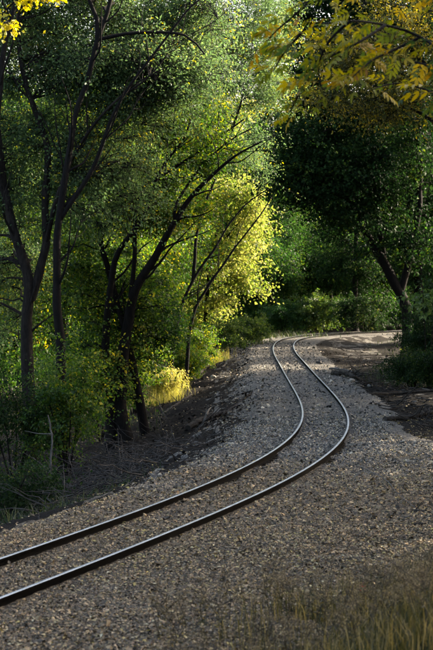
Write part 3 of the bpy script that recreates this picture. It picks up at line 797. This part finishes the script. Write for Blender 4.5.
# unseen trees added on the right bank to shade the line, with sun gaps
GS = 'unseen trees added on the right bank for shade'
for i, (X, Y, sc) in enumerate([(15, 26, .85), (12, 31, .75), (21, 34, .95), (13.5, 38, .8), (16, 47, .9), (15, 57, .9), (18, 66, .95), (15.5, 76, .95), (17.5, 86, 1.0), (17, 96, 1.0), (18.5, 99, 1.0), (22, 124, 1.05),
                                (24, 57, 1.0), (23, 66, 1.0), (24, 77, 1.0), (25, 88, 1.0), (26, 48, 1.0), (27, 72, 1.0), (28, 92, 1.0), (29, 103, 1.0), (24, 154, 1.0), (25, 162, .9), (12, 12, .8), (24, 16, 1.0), (50, 150, 1.2)]):
    t = copy_tree([wa, wb, wc][i % 3], (X, Y, hz(X, Y)), i * 1.7, sc, 'unseen leafy tree added on the bank for shade'); t['group'] = GS
for i, (X, Y, sc) in enumerate([(13.5, 45, .8), (12.5, 34, .7), (15, 63, .9), (15.5, 81, .9), (16, 92, .9), (17.5, 101, .9), (20, 118, .9), (17, 71, .9), (11, 26, .6), (20.5, 158, .85), (22.5, 164, .85)]):
    t = copy_tree(wt, (X, Y, hz(X, Y)), i * 1.7, sc, 'unseen low thicket added on the bank for shade'); t['group'] = GS

# ---------------------------------------------------------------- shrubs
def shrub(label, x, Y, hgt, rad, n, mat, leaf, seed, stems=5, name='shrub', sprays=9, per=22, sig=0.3, group=None, high=False):
    b0 = root_at(x, Y, 0.1); r = np.random.default_rng(seed)
    limbs = []
    for k in range(stems):
        a = k * 6.28 / stems + r.random()
        d = np.array([math.cos(a), math.sin(a), 0]) * rad * r.uniform(.3, .8)
        limbs.append(([b0 + d * 0.06, b0 + d * .5 + [0, 0, hgt * .45], b0 + d + [0, 0, hgt * r.uniform(.7, .95)]], 0.035, 0.012))
    return make_plant(name, label, 'shrub', b0, limbs, [(b0 + [0, 0, hgt * (.8 if high else .58)], (rad, rad, hgt * (.22 if high else .46)), n)], mat=mat, leaf=leaf, seed=seed, sprays=sprays, per=per, sig=sig, spread=0.08,
                      twig_r=0.006, br_r=0.016, thin=True, group=group, crown_name='foliage')
shrub('green bush at the bottom of the bank on the lower left edge', 8, 50, 1.5, 1.5, 30, 'leaf_deep', (0.075, 0.05), 31)
shrub('leafy bush under the forked tree trunk', 14, 60, 4.2, 1.8, 40, 'leaf_deep', (0.09, 0.06), 32, sig=0.45)
shrub('yellowish bush in the shade in front of the tall slim stem', 66, 59.5, 4.6, 1.4, 40, 'leaf_olive', (0.10, 0.07), 33, sig=0.45)
shrub('bush growing behind the dead brush at left', 134, 92, 4.5, 1.7, 36, 'leaf_olive', (0.11, 0.075), 34, sig=0.5)
shrub('low green bush beside the left rail before the far bend', 250, 146, 2.2, 2.0, 30, 'leaf_bush', (0.14, 0.09), 35, sig=0.45)
shrub('low bush left of the embankment, below the sunlit tree', 222, 138, 2.6, 2.0, 30, 'leaf_bush', (0.14, 0.09), 36, sig=0.45)
shrub('rounded light green bush behind the far bend of the rails', 318, 184, 4.4, 3.0, 60, 'leaf_bush', (0.18, 0.12), 37, sig=0.7)
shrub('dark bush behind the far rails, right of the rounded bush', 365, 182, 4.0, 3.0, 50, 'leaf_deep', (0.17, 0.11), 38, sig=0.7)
shrub('dark bush behind the far rails, left of the rounded bush', 283, 184, 3.6, 2.6, 40, 'leaf_mid', (0.17, 0.11), 39, sig=0.6)
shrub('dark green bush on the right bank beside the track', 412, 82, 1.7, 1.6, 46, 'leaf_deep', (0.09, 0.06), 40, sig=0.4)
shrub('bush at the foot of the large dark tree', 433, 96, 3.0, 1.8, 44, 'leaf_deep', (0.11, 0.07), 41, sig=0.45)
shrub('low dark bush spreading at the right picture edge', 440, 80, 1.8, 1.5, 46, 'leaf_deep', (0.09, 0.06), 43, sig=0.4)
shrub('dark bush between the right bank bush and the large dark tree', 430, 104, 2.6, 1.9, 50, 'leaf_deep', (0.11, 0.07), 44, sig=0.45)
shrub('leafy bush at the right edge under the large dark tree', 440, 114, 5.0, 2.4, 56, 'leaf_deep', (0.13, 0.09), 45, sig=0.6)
shrub('bush with yellow tips on the slope below the sunlit tree', 196, 120, 3.2, 1.8, 40, 'leaf_olive', (0.12, 0.08), 46, sig=0.45)
shrub('green bush beside the golden grass clump', 186, 112, 2.6, 1.3, 36, 'leaf_olive', (0.11, 0.08), 47, sig=0.45)
shrub('tall bush under the leaning many-stemmed tree', 100, 78, 5.5, 2.2, 60, 'leaf_olive', (0.10, 0.07), 48, sig=0.5)
shrub('young plant with big pale green leaves at the right edge', 428, 84, 5.0, 1.1, 9, 'leaf_sap', (0.24, 0.14), 42, name='sapling', sprays=5, per=6, sig=0.4, stems=2, high=True)

# ---------------------------------------------------------------- grasses
def blades(pts, hmin, hmax, width, mat, name, label, cat, bend=0.35, seed=1, kind='stuff', root=None):
    r = np.random.default_rng(seed); n = len(pts)
    h = r.uniform(hmin, hmax, n) ; a = r.uniform(0, 6.283, n)
    d = np.stack([np.cos(a), np.sin(a), 0 * a], 1); sdv = np.stack([-np.sin(a), np.cos(a), 0 * a], 1)
    bd = (bend * h * r.random(n))[:, None]
    w_ = (width * r.uniform(.6, 1.3, n))[:, None]; up = np.array([0, 0, 1.0])
    V = np.empty((n, 5, 3))
    V[:, 0] = pts - sdv * w_ / 2; V[:, 1] = pts + sdv * w_ / 2
    m = pts + up * h[:, None] * .55 + d * bd * .3
    V[:, 2] = m - sdv * w_ * .4; V[:, 3] = m + sdv * w_ * .4
    V[:, 4] = pts + up * h[:, None] * .97 + d * bd
    k = np.arange(n)[:, None] * 5
    o = obj(name, mesh_np(name, V.reshape(-1, 3), [np.hstack([k, k + 1, k + 3, k + 2]), np.hstack([k + 2, k + 3, k + 4])], {'rnd': np.repeat(r.random(n), 5)}, [MAT[mat]]), root)
    return props(o, label, cat, kind=kind)

def ground_pts(X, Y, dz=-0.03): return np.stack([X, Y, height(X, Y) + dz], 1)

# bottom right weeds
X = rng.uniform(-1.2, 4.2, 40000); Y = rng.uniform(17.5, 26, 40000)
o, s = track_off(X, Y)
dens = sstep(4.3, 6.9, o + 1.8 * vnoise(X * .9, Y * .9, 50) + 0.15 * (X - 1.0))
k = rng.random(len(X)) < dens * 0.55 * (0.35 + 1.6 * np.clip(vnoise(X * 2.2, Y * 1.6, 51) + .4, 0, 1))
blades(ground_pts(X[k], Y[k]), 0.12, 0.66, 0.014, 'grass_dry', 'tall_grass', 'tall dry grass in the lower right corner of the picture', 'grass', 0.6, 3)
# gold grass tufts left of the embankment
def tuft(x, Y, rx, ry, n, h0, h1, mat, label, seed, width=0.02):
    b0 = root_at(x, Y, 0)
    r = np.random.default_rng(seed)
    X = b0[0] + r.normal(0, rx, n); Y_ = b0[1] + r.normal(0, ry, n)
    P = ground_pts(X, Y_) - b0
    o = blades(P, h0, h1, width, mat, 'grass_tuft', label, 'grass', 1.3, seed, kind='stuff')
    o.location = tuple(b0)
    return o
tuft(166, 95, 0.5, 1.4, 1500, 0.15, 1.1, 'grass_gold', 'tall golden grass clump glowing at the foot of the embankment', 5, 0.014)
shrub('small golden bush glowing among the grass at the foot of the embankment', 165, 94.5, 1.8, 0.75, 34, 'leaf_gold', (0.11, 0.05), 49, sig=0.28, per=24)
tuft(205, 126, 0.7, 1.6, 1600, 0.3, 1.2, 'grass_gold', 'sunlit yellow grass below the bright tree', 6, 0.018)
tuft(228, 146, 1.4, 3.0, 900, 0.3, 0.9, 'grass_green', 'pale grass on the left verge near the far bend', 7, 0.035)
tuft(265, 168, 2.5, 3.0, 1300, 0.3, 0.8, 'grass_green', 'green grass behind the rails at the far bend', 8, 0.035)
tuft(14, 49, 1.5, 1.8, 1700, 0.2, 0.55, 'grass_green', 'green grass at the lower left edge below the ballast', 9)
tuft(420, 88, 1.3, 4.0, 1500, 0.2, 0.7, 'grass_green', 'grass around the bush on the right bank', 10, 0.014)
# low growth on the floor of the wood
n = 26000
Y = rng.uniform(45, 200, n); X = rng.uniform(-0.16, 0.16, n) * Y
o, s = track_off(X, Y)
k = ((o < -6.3) | (o > 6.5)) & (rng.random(n) < 0.25 + 1.4 * vnoise(X * .3, Y * .3, 60))
blades(ground_pts(X[k], Y[k]), 0.15, 0.6, 0.03, 'grass_green', 'undergrowth', 'low green growth on the shaded forest floor', 'undergrowth', 0.9, 12)

# ---------------------------------------------------------------- dry weeds in the corner
def weed(label, X, Y, h, seed, mat='weed_dry', head=True):
    r = np.random.default_rng(seed)
    b0 = np.array([X, Y, hz(X, Y) - 0.03])
    root = obj('dry_weed', None, loc=tuple(b0)); props(root, label, 'weed', 'weeds in the lower right corner')
    limbs = [np.array([[0, 0, 0], [r.normal(0, .04), r.normal(0, .04), h * .5], [r.normal(0, .09), r.normal(0, .09), h]])]
    tips = [limbs[0][-1]]
    for k in range(7):
        u = r.uniform(.35, .9); p = limbs[0][0] * (1 - u) + limbs[0][-1] * u
        e = p + np.array([r.normal(0, .11), r.normal(0, .11), r.uniform(.06, .22)])
        limbs.append(np.array([p, (p + e) / 2 + [0, 0, -.01], e])); tips.append(e)
    P = np.array(limbs); Vt, Ft = tubes(P, np.tile(np.array([.005, .004, .002]), (len(P), 1)), 4)
    obj('stem', mesh_np('stem', Vt, Ft, mats=[MAT['weed_dry']]), root)
    tp = np.repeat(np.array(tips), 26, 0); n = len(tp)
    pos = tp + r.normal(0, .028, (n, 3))
    V, F = leaf_quads(pos, r.normal(size=(n, 3)), r.normal(size=(n, 3)), r.uniform(.012, .03, n), r.uniform(.008, .016, n))
    mi = (np.arange(n) < 14).astype(int) if mat != 'weed_dry' else None
    obj('seed_head', mesh_np('seed_head', V, F, {'rnd': np.repeat(r.random(n), 4)}, [MAT['weed_dry'], MAT[mat]], mat_idx=mi), root)['kind'] = 'stuff'
    n = 26; u = r.uniform(.05, .7, n)[:, None]; pos = limbs[0][0] * (1 - u) + limbs[0][-1] * u
    V, F = leaf_quads(pos, r.normal(size=(n, 3)) * [1, 1, .4], r.normal(0, .4, (n, 3)) + [0, 0, 1], r.uniform(.04, .09, n), r.uniform(.015, .03, n))
    obj('leaf', mesh_np('weed_leaves', V, F, {'rnd': np.repeat(r.random(n), 4)}, [MAT['grass_dry']]), root)['kind'] = 'stuff'
    return root
for i in range(110):
    x = 433 - 290 * rng.random() ** 1.2; Yw = rng.uniform(18.4, 24.8) - 2.2 * max(0, (300 - x) / 150)
    weed('dry brown weed with fluffy seed heads in the lower right grass', (x - XC) / FPX * Yw, Yw, rng.uniform(.45, .85), 100 + i)
wr = weed('small weed with a red leaf above the dry grass at lower right', (372 - XC) / FPX * 23.0, 23.0, 0.55, 140, 'leaf_red'); del wr['group']

# ---------------------------------------------------------------- near tree with compound autumn leaves, upper right
def compound_leaf(seed, pairs, L):
    r = np.random.default_rng(seed)
    P, A, Nn, LL, WW = [], [], [], [], []
    for k in range(pairs):
        u = 0.35 + 0.62 * k / max(pairs - 1, 1)
        for sg in (1, -1):
            P.append([u * L, sg * 0.004, -0.10 * L * u * u]); A.append([0.65, sg * 0.8, -0.25 + r.normal(0, .12)]); LL.append(L * 0.46 * (0.75 + 0.3 * math.sin(u * 2.6))); WW.append(L * 0.15)
            Nn.append([r.normal(0, .2), r.normal(0, .25), 1])
    P.append([L * .98, 0, -.1 * L]); A.append([1, 0, -.35]); LL.append(L * .5); WW.append(L * .17); Nn.append([0, 0, 1])
    P = np.array(P); A = unit(np.array(A)); Nn = np.array(Nn, float); n = len(P)
    Sd = unit(np.cross(A, Nn)); Nn = np.cross(Sd, A)
    # pointed oval leaflet: 5 stations x 3 points, creased along the midrib and drooping at the tip
    us = np.array([0, .22, .5, .78, 1.0]); ws = np.array([.04, .42, .5, .30, .0])
    V = []
    for sdn in (-1, 0, 1):
        V.append(P[:, None] + A[:, None] * (us * 1.0)[None, :, None] * np.array(LL)[:, None, None] + Sd[:, None] * (ws * sdn)[None, :, None] * np.array(WW)[:, None, None]
                 + Nn[:, None] * ((abs(sdn) * ws * .35)[None, :, None] * np.array(WW)[:, None, None] - (us ** 2 * .16)[None, :, None] * np.array(LL)[:, None, None]))
    V = np.stack(V, 2).reshape(n, 15, 3)
    F0 = []
    for q in range(4):
        F0 += [[q * 3, q * 3 + 1, q * 3 + 4, q * 3 + 3], [q * 3 + 1, q * 3 + 2, q * 3 + 5, q * 3 + 4]]
    F = (np.array(F0)[None] + (np.arange(n) * 15)[:, None, None]).reshape(-1, 4)
    t = np.linspace(0, 1, 5)[:, None]
    st_ = np.hstack([t * L, 0 * t, -.1 * L * t * t])
    Vs, Fs = tubes(st_[None], np.full((1, 5), .0035), 3)
    return mesh_np('compound_leaf', np.vstack([V.reshape(-1, 3), Vs]), np.vstack([F, Fs + n * 15]), mats=[MAT['leaf_near']], smooth=True)
cl = [compound_leaf(200 + i, 2 + i % 3, 0.20 + 0.02 * i) for i in range(5)]

YN = 22.0
bN = np.array([7.2, 23.5, hz(7.2, 23.5) - 0.2])
near = obj('overhanging_tree', None, loc=tuple(bN))
props(near, 'near tree with yellow compound leaves hanging into the upper right corner', 'tree')
def near_limb(nm, pts, r0, r1, parent, org):
    C = catmull(np.array(pts), 0.2)
    Vt, Ft = tubes((C - org)[None], np.linspace(r0, r1, len(C))[None], 7)
    return obj(nm, mesh_np(nm, Vt, Ft, mats=[MAT['bark_dark']], smooth=True), parent), C
near_limb('trunk', [bN, bN + [-.1, 0, 3], bN + [.1, .1, 6], bN + [-.1, 0, 9.5]], 0.22, 0.09, near, bN)
rn = np.random.default_rng(77)
brs = [  # the branch line in photo pixels, distance
    ([(500, 120), (450, 62), (420, 38), (385, 26), (345, 22), (305, 30), (285, 48)], 22.0, 48),
    ([(520, 60), (455, 10), (400, -12), (350, -10), (310, 2), (285, 12)], 22.6, 44),
    ([(515, 160), (455, 110), (425, 90), (395, 84), (372, 90)], 23.0, 30),
    ([(385, 26), (355, 45), (325, 60), (305, 78), (298, 95)], 21.8, 34),
    ([(420, 38), (395, 50), (370, 62), (350, 80)], 22.2, 30),
    ([(520, 0), (460, -40), (410, -45), (360, -30), (320, -22)], 22.0, 22),
    ([(515, 110), (460, 70), (430, 66), (405, 60), (380, 46), (360, 30)], 24.0, 26),
    ([(305, 30), (292, 44), (281, 58), (273, 72)], 21.9, 12),
    ([(298, 95), (294, 104), (290, 112)], 21.8, 7),
    ([(310, 2), (292, 18), (278, 30), (268, 40)], 22.5, 12),
    ([(350, 22), (330, 40), (318, 66), (322, 90)], 21.7, 14),
    ([(520, 40), (470, 20), (440, 14), (410, 8), (385, 4)], 24.4, 22),
]
for (pp, Yb, nl) in brs:
    pts = [px(a, c, Yb + 0.5 * math.sin(a * .05)) for a, c in pp]
    if pp[0][0] > 490: pts = [bN + [0, 0, max(3.0, pts[0][2] - bN[2] - 1.0)]] + pts
    bo, C = near_limb('branch', pts, 0.045 if pp[0][0] > 490 else 0.02, 0.006, near, bN)
    vis = C[len(C) // 3:]
    for k in range(nl):
        p = vis[min(int((k + rn.random()) / nl * len(vis)), len(vis) - 1)]
        lf = obj('leaf', cl[rn.integers(0, 5)], bo, tuple(p - bN + rn.normal(0, .05, 3)))
        a = rn.uniform(2.2, 4.1)
        if k % 4 == 0: a = rn.uniform(0, 6.28)
        lf.rotation_euler = (rn.normal(0, .45) + 0.35, rn.normal(.25, .35), a)
        lf.scale = (rn.uniform(.75, 1.25),) * 3

# yellow sprig in the upper left corner
YP = 40
bP = root_at(-70, YP)
make_plant('yellow_sprig_tree', 'bright yellow leaf sprigs hanging in at the upper left corner', 'tree', bP,
           [([bP, *pl(YP, (-72, 350), (-68, 150), (-60, 20), (-50, -60))], 0.16, 0.05), (pl(YP, (-66, 120), (-30, 60), (0, 20), (30, -5), (60, 5)), 0.05, 0.01)],
           [lobe(40, 0, YP, 20, 5, 0.3, 4), lobe(8, 26, YP, 5, 9, 0.2, 2), lobe(-60, -10, YP, 30, 40, 0.8, 12)],
           mat='leaf_yellow', leaf=(0.10, 0.085), seed=19, sprays=6, per=10, sig=0.2, spread=0.07)

# ---------------------------------------------------------------- dead wood
def dead_branch(name, label, cat, pts, r0, r1, mat, seed, forks=4, flen=0.5, group=None):
    r = np.random.default_rng(seed); b0 = np.array(pts[0], float)
    C = catmull(np.array(pts), 0.15) - b0
    C = C + np.vstack([np.zeros((1, 3)), r.normal(0, r0 * .18, (len(C) - 1, 3))])
    root = obj(name, None, loc=tuple(b0)); props(root, label, cat, group)
    Vt, Ft = tubes(C[None], (np.linspace(r0, r1, len(C)) * (1 + r.normal(0, .08, len(C))))[None], 8)
    ends = np.array([Ft.max() + 1])
    cap0 = np.arange(8)[None, ::-1]; cap1 = np.arange(len(C) * 8 - 8, len(C) * 8)[None]
    obj('trunk', mesh_np('trunk', Vt, [Ft, cap0, cap1], mats=[MAT[mat]], smooth=False), root)
    for k in range(forks):
        i = r.integers(len(C) // 4, len(C) - 1); p = C[i]
        d = unit(C[-1] - C[0]) * .6 + r.normal(0, .6, 3); d[2] = abs(d[2]) * .7; e = p + unit(d) * flen * r.uniform(.5, 1.3)
        cc = catmull(np.array([p, (p + e) / 2 + r.normal(0, .06, 3), e]), 0.1)
        Vt, Ft = tubes(cc[None], np.linspace(r1 * 1.1, r1 * .25, len(cc))[None], 5)
        obj('branch', mesh_np('branch', Vt, Ft, mats=[MAT[mat]]), root)
    return root
def on_ground(x, Y, dz=0.05):
    X = (x - XC) / FPX * Y
    return np.array([X, Y, float(bed_z(np.array([X]), np.array([Y]))[0]) + dz])
# dead sapling and brush at the left
b0 = root_at(50, 56, 0.1)
dead_branch('dead_sapling', 'bare pale dead sapling standing at the left above the brush', 'dead sapling', [b0, *pl(56, (50, 470), (52, 440), (48, 415))], 0.05, 0.018, 'dead_wood', 51, 6, 0.9)
n = 800
r = np.random.default_rng(52)
Xb = r.normal(-3.7, 1.35, n); Yb = r.normal(56, 4.5, n)
zb = height(Xb, Yb)
p0 = np.stack([Xb, Yb, zb + r.uniform(0, .35, n)], 1)
dd = unit(np.stack([r.normal(0, 1, n), r.normal(0, .8, n), np.abs(r.normal(.15, .3, n))], 1)) * r.uniform(.6, 2.2, n)[:, None]
t = np.linspace(0, 1, 6)[None, :, None]
PP = p0[:, None] + dd[:, None] * t + r.normal(0, .05, (n, 6, 3)) + np.array([0, 0, -.25]) * t * t
Vt, Ft = tubes(PP, np.outer(r.uniform(.008, .024, n), np.linspace(1, .35, 6)), 4)
props(obj('dead_brush', mesh_np('dead_brush', Vt, Ft, mats=[MAT['dead_mid']])), 'tangle of bare grey dead twigs at the foot of the bank on the left', 'brush', kind='stuff')
# fallen logs on the bank
dead_branch('fallen_log', 'dark fallen log lying across the bank left of the rails', 'log', [on_ground(188, 68, .08), on_ground(205, 70, .16), on_ground(228, 73, .12), on_ground(252, 77, .05)], 0.13, 0.05, 'dead_dark', 53, 5, 0.7)
dead_branch('fallen_log', 'dark rotten log high on the bank beside yellow grass', 'log', [on_ground(192, 116, .1), on_ground(205, 122, .18), on_ground(222, 128, .1)], 0.20, 0.09, 'dead_dark', 54, 4, 0.8)
dead_branch('fallen_branch', 'short pale branch sticking up from the log on the bank', 'branch', [on_ground(203, 68, .0), on_ground(206, 68, .35), on_ground(211, 69, .6)], 0.05, 0.02, 'dead_wood', 55, 2, 0.4)
dead_branch('fallen_branch', 'dark branch lower on the bank near the golden grass', 'branch', [on_ground(160, 84, .08), on_ground(185, 92, .12), on_ground(200, 98, .06)], 0.08, 0.03, 'dead_dark', 56, 4, 0.6)
# debris right of the track
dead_branch('fallen_log', 'long dark log lying on the ground right of the track', 'log', [on_ground(372, 74, .08), on_ground(400, 74.5, .1), on_ground(445, 75, .1)], 0.07, 0.05, 'dead_dark', 57, 3, 0.5)
dead_branch('fallen_log', 'dark log near the right edge below the long log', 'log', [on_ground(385, 60, .06), on_ground(410, 61, .12), on_ground(445, 64, .1)], 0.09, 0.05, 'dead_dark', 58, 4, 0.6)
dead_branch('fallen_branch', 'black broken branch of the debris heap beside the right rail', 'branch', [on_ground(333, 92, .06), on_ground(345, 90, .2), on_ground(362, 86, .1)], 0.14, 0.06, 'dead_dark', 59, 5, 0.6)
dead_branch('fallen_branch', 'pale split branch on top of the debris heap right of the track', 'branch', [on_ground(330, 95, .2), on_ground(342, 92, .3), on_ground(358, 90, .22)], 0.06, 0.03, 'dead_wood', 60, 4, 0.5)
dead_branch('fallen_branch', 'thin pale twig on the gravel right of the near rail', 'branch', [on_ground(358, 44.5, .03), on_ground(385, 41, .04), on_ground(398, 38, .03), on_ground(420, 35.5, .03)], 0.012, 0.006, 'dead_wood', 61, 3, 0.3)
dead_branch('fallen_branch', 'short dark stick on the gravel at the right edge', 'branch', [on_ground(415, 35.5, .03), on_ground(440, 35.2, .04)], 0.03, 0.015, 'dead_dark', 62, 2, 0.25)
dead_branch('fallen_branch', 'dark stick lying lower at the right edge of the gravel', 'branch', [on_ground(414, 33.5, .03), on_ground(445, 33.4, .04)], 0.025, 0.015, 'dead_dark', 63, 2, 0.25)
n = 240
Y = r.uniform(56, 94, n); X = np.interp(Y, [52, 94], [6.6, 6.9]) + np.abs(r.normal(0, 1.2, n)) - .2
p0 = ground_pts(X, Y, .05); dd = unit(np.stack([r.normal(0, 1, n), r.normal(0, 1, n), r.normal(.05, .12, n)], 1)) * r.uniform(.3, 1.3, n)[:, None]
PP = p0[:, None] + dd[:, None] * t + np.cumsum(r.normal(0, .02, (n, 6, 3)), 1)
Vt, Ft = tubes(PP, np.outer(r.uniform(.012, .035, n), np.linspace(1, .5, 6)), 4)
props(obj('wood_debris', mesh_np('wood_debris', Vt, Ft, mats=[MAT['dead_dark']])), 'dark broken wood and twigs strewn right of the rails', 'debris', kind='stuff')

# rocks
def rock(label, x, Y, size, seed, mat='stone'):
    import bmesh
    r = np.random.default_rng(seed); bm = bmesh.new(); bmesh.ops.create_icosphere(bm, subdivisions=2, radius=1)
    for v in bm.verts:
        d = 1 + 0.35 * float(vnoise(np.array([v.co.x * 1.4 + seed]), np.array([v.co.y * 1.4 + v.co.z * 1.1]), seed)[0]) * 2
        v.co = Vector((v.co.x * d * size, v.co.y * d * size * .8, v.co.z * d * size * .6))
    me = bpy.data.meshes.new('rock'); bm.to_mesh(me); bm.free(); me.materials.append(MAT[mat])
    at = me.attributes.new('rnd', 'FLOAT', 'POINT'); at.data.foreach_set('value', np.full(len(me.vertices), r.uniform(.55, 1.0), np.float32))
    o = obj('rock', me, None, tuple(on_ground(x, Y, size * .25))); o.rotation_euler = (0, 0, r.uniform(0, 6))
    return props(o, label, 'rock')
rock('pale grey rock at the end of the debris heap right of the track', 370, 82, 0.17, 3)
rock('dark angular rock at the debris heap near the rail', 352, 85, 0.2, 1)
rock('small rock on the bank beside the log', 213, 100, 0.16, 7)
rock('small dark rock on the gravel right of the near rail', 391, 42.3, 0.06, 5)
rock('small rock on the shoulder left of the rails', 219, 56, 0.09, 6)
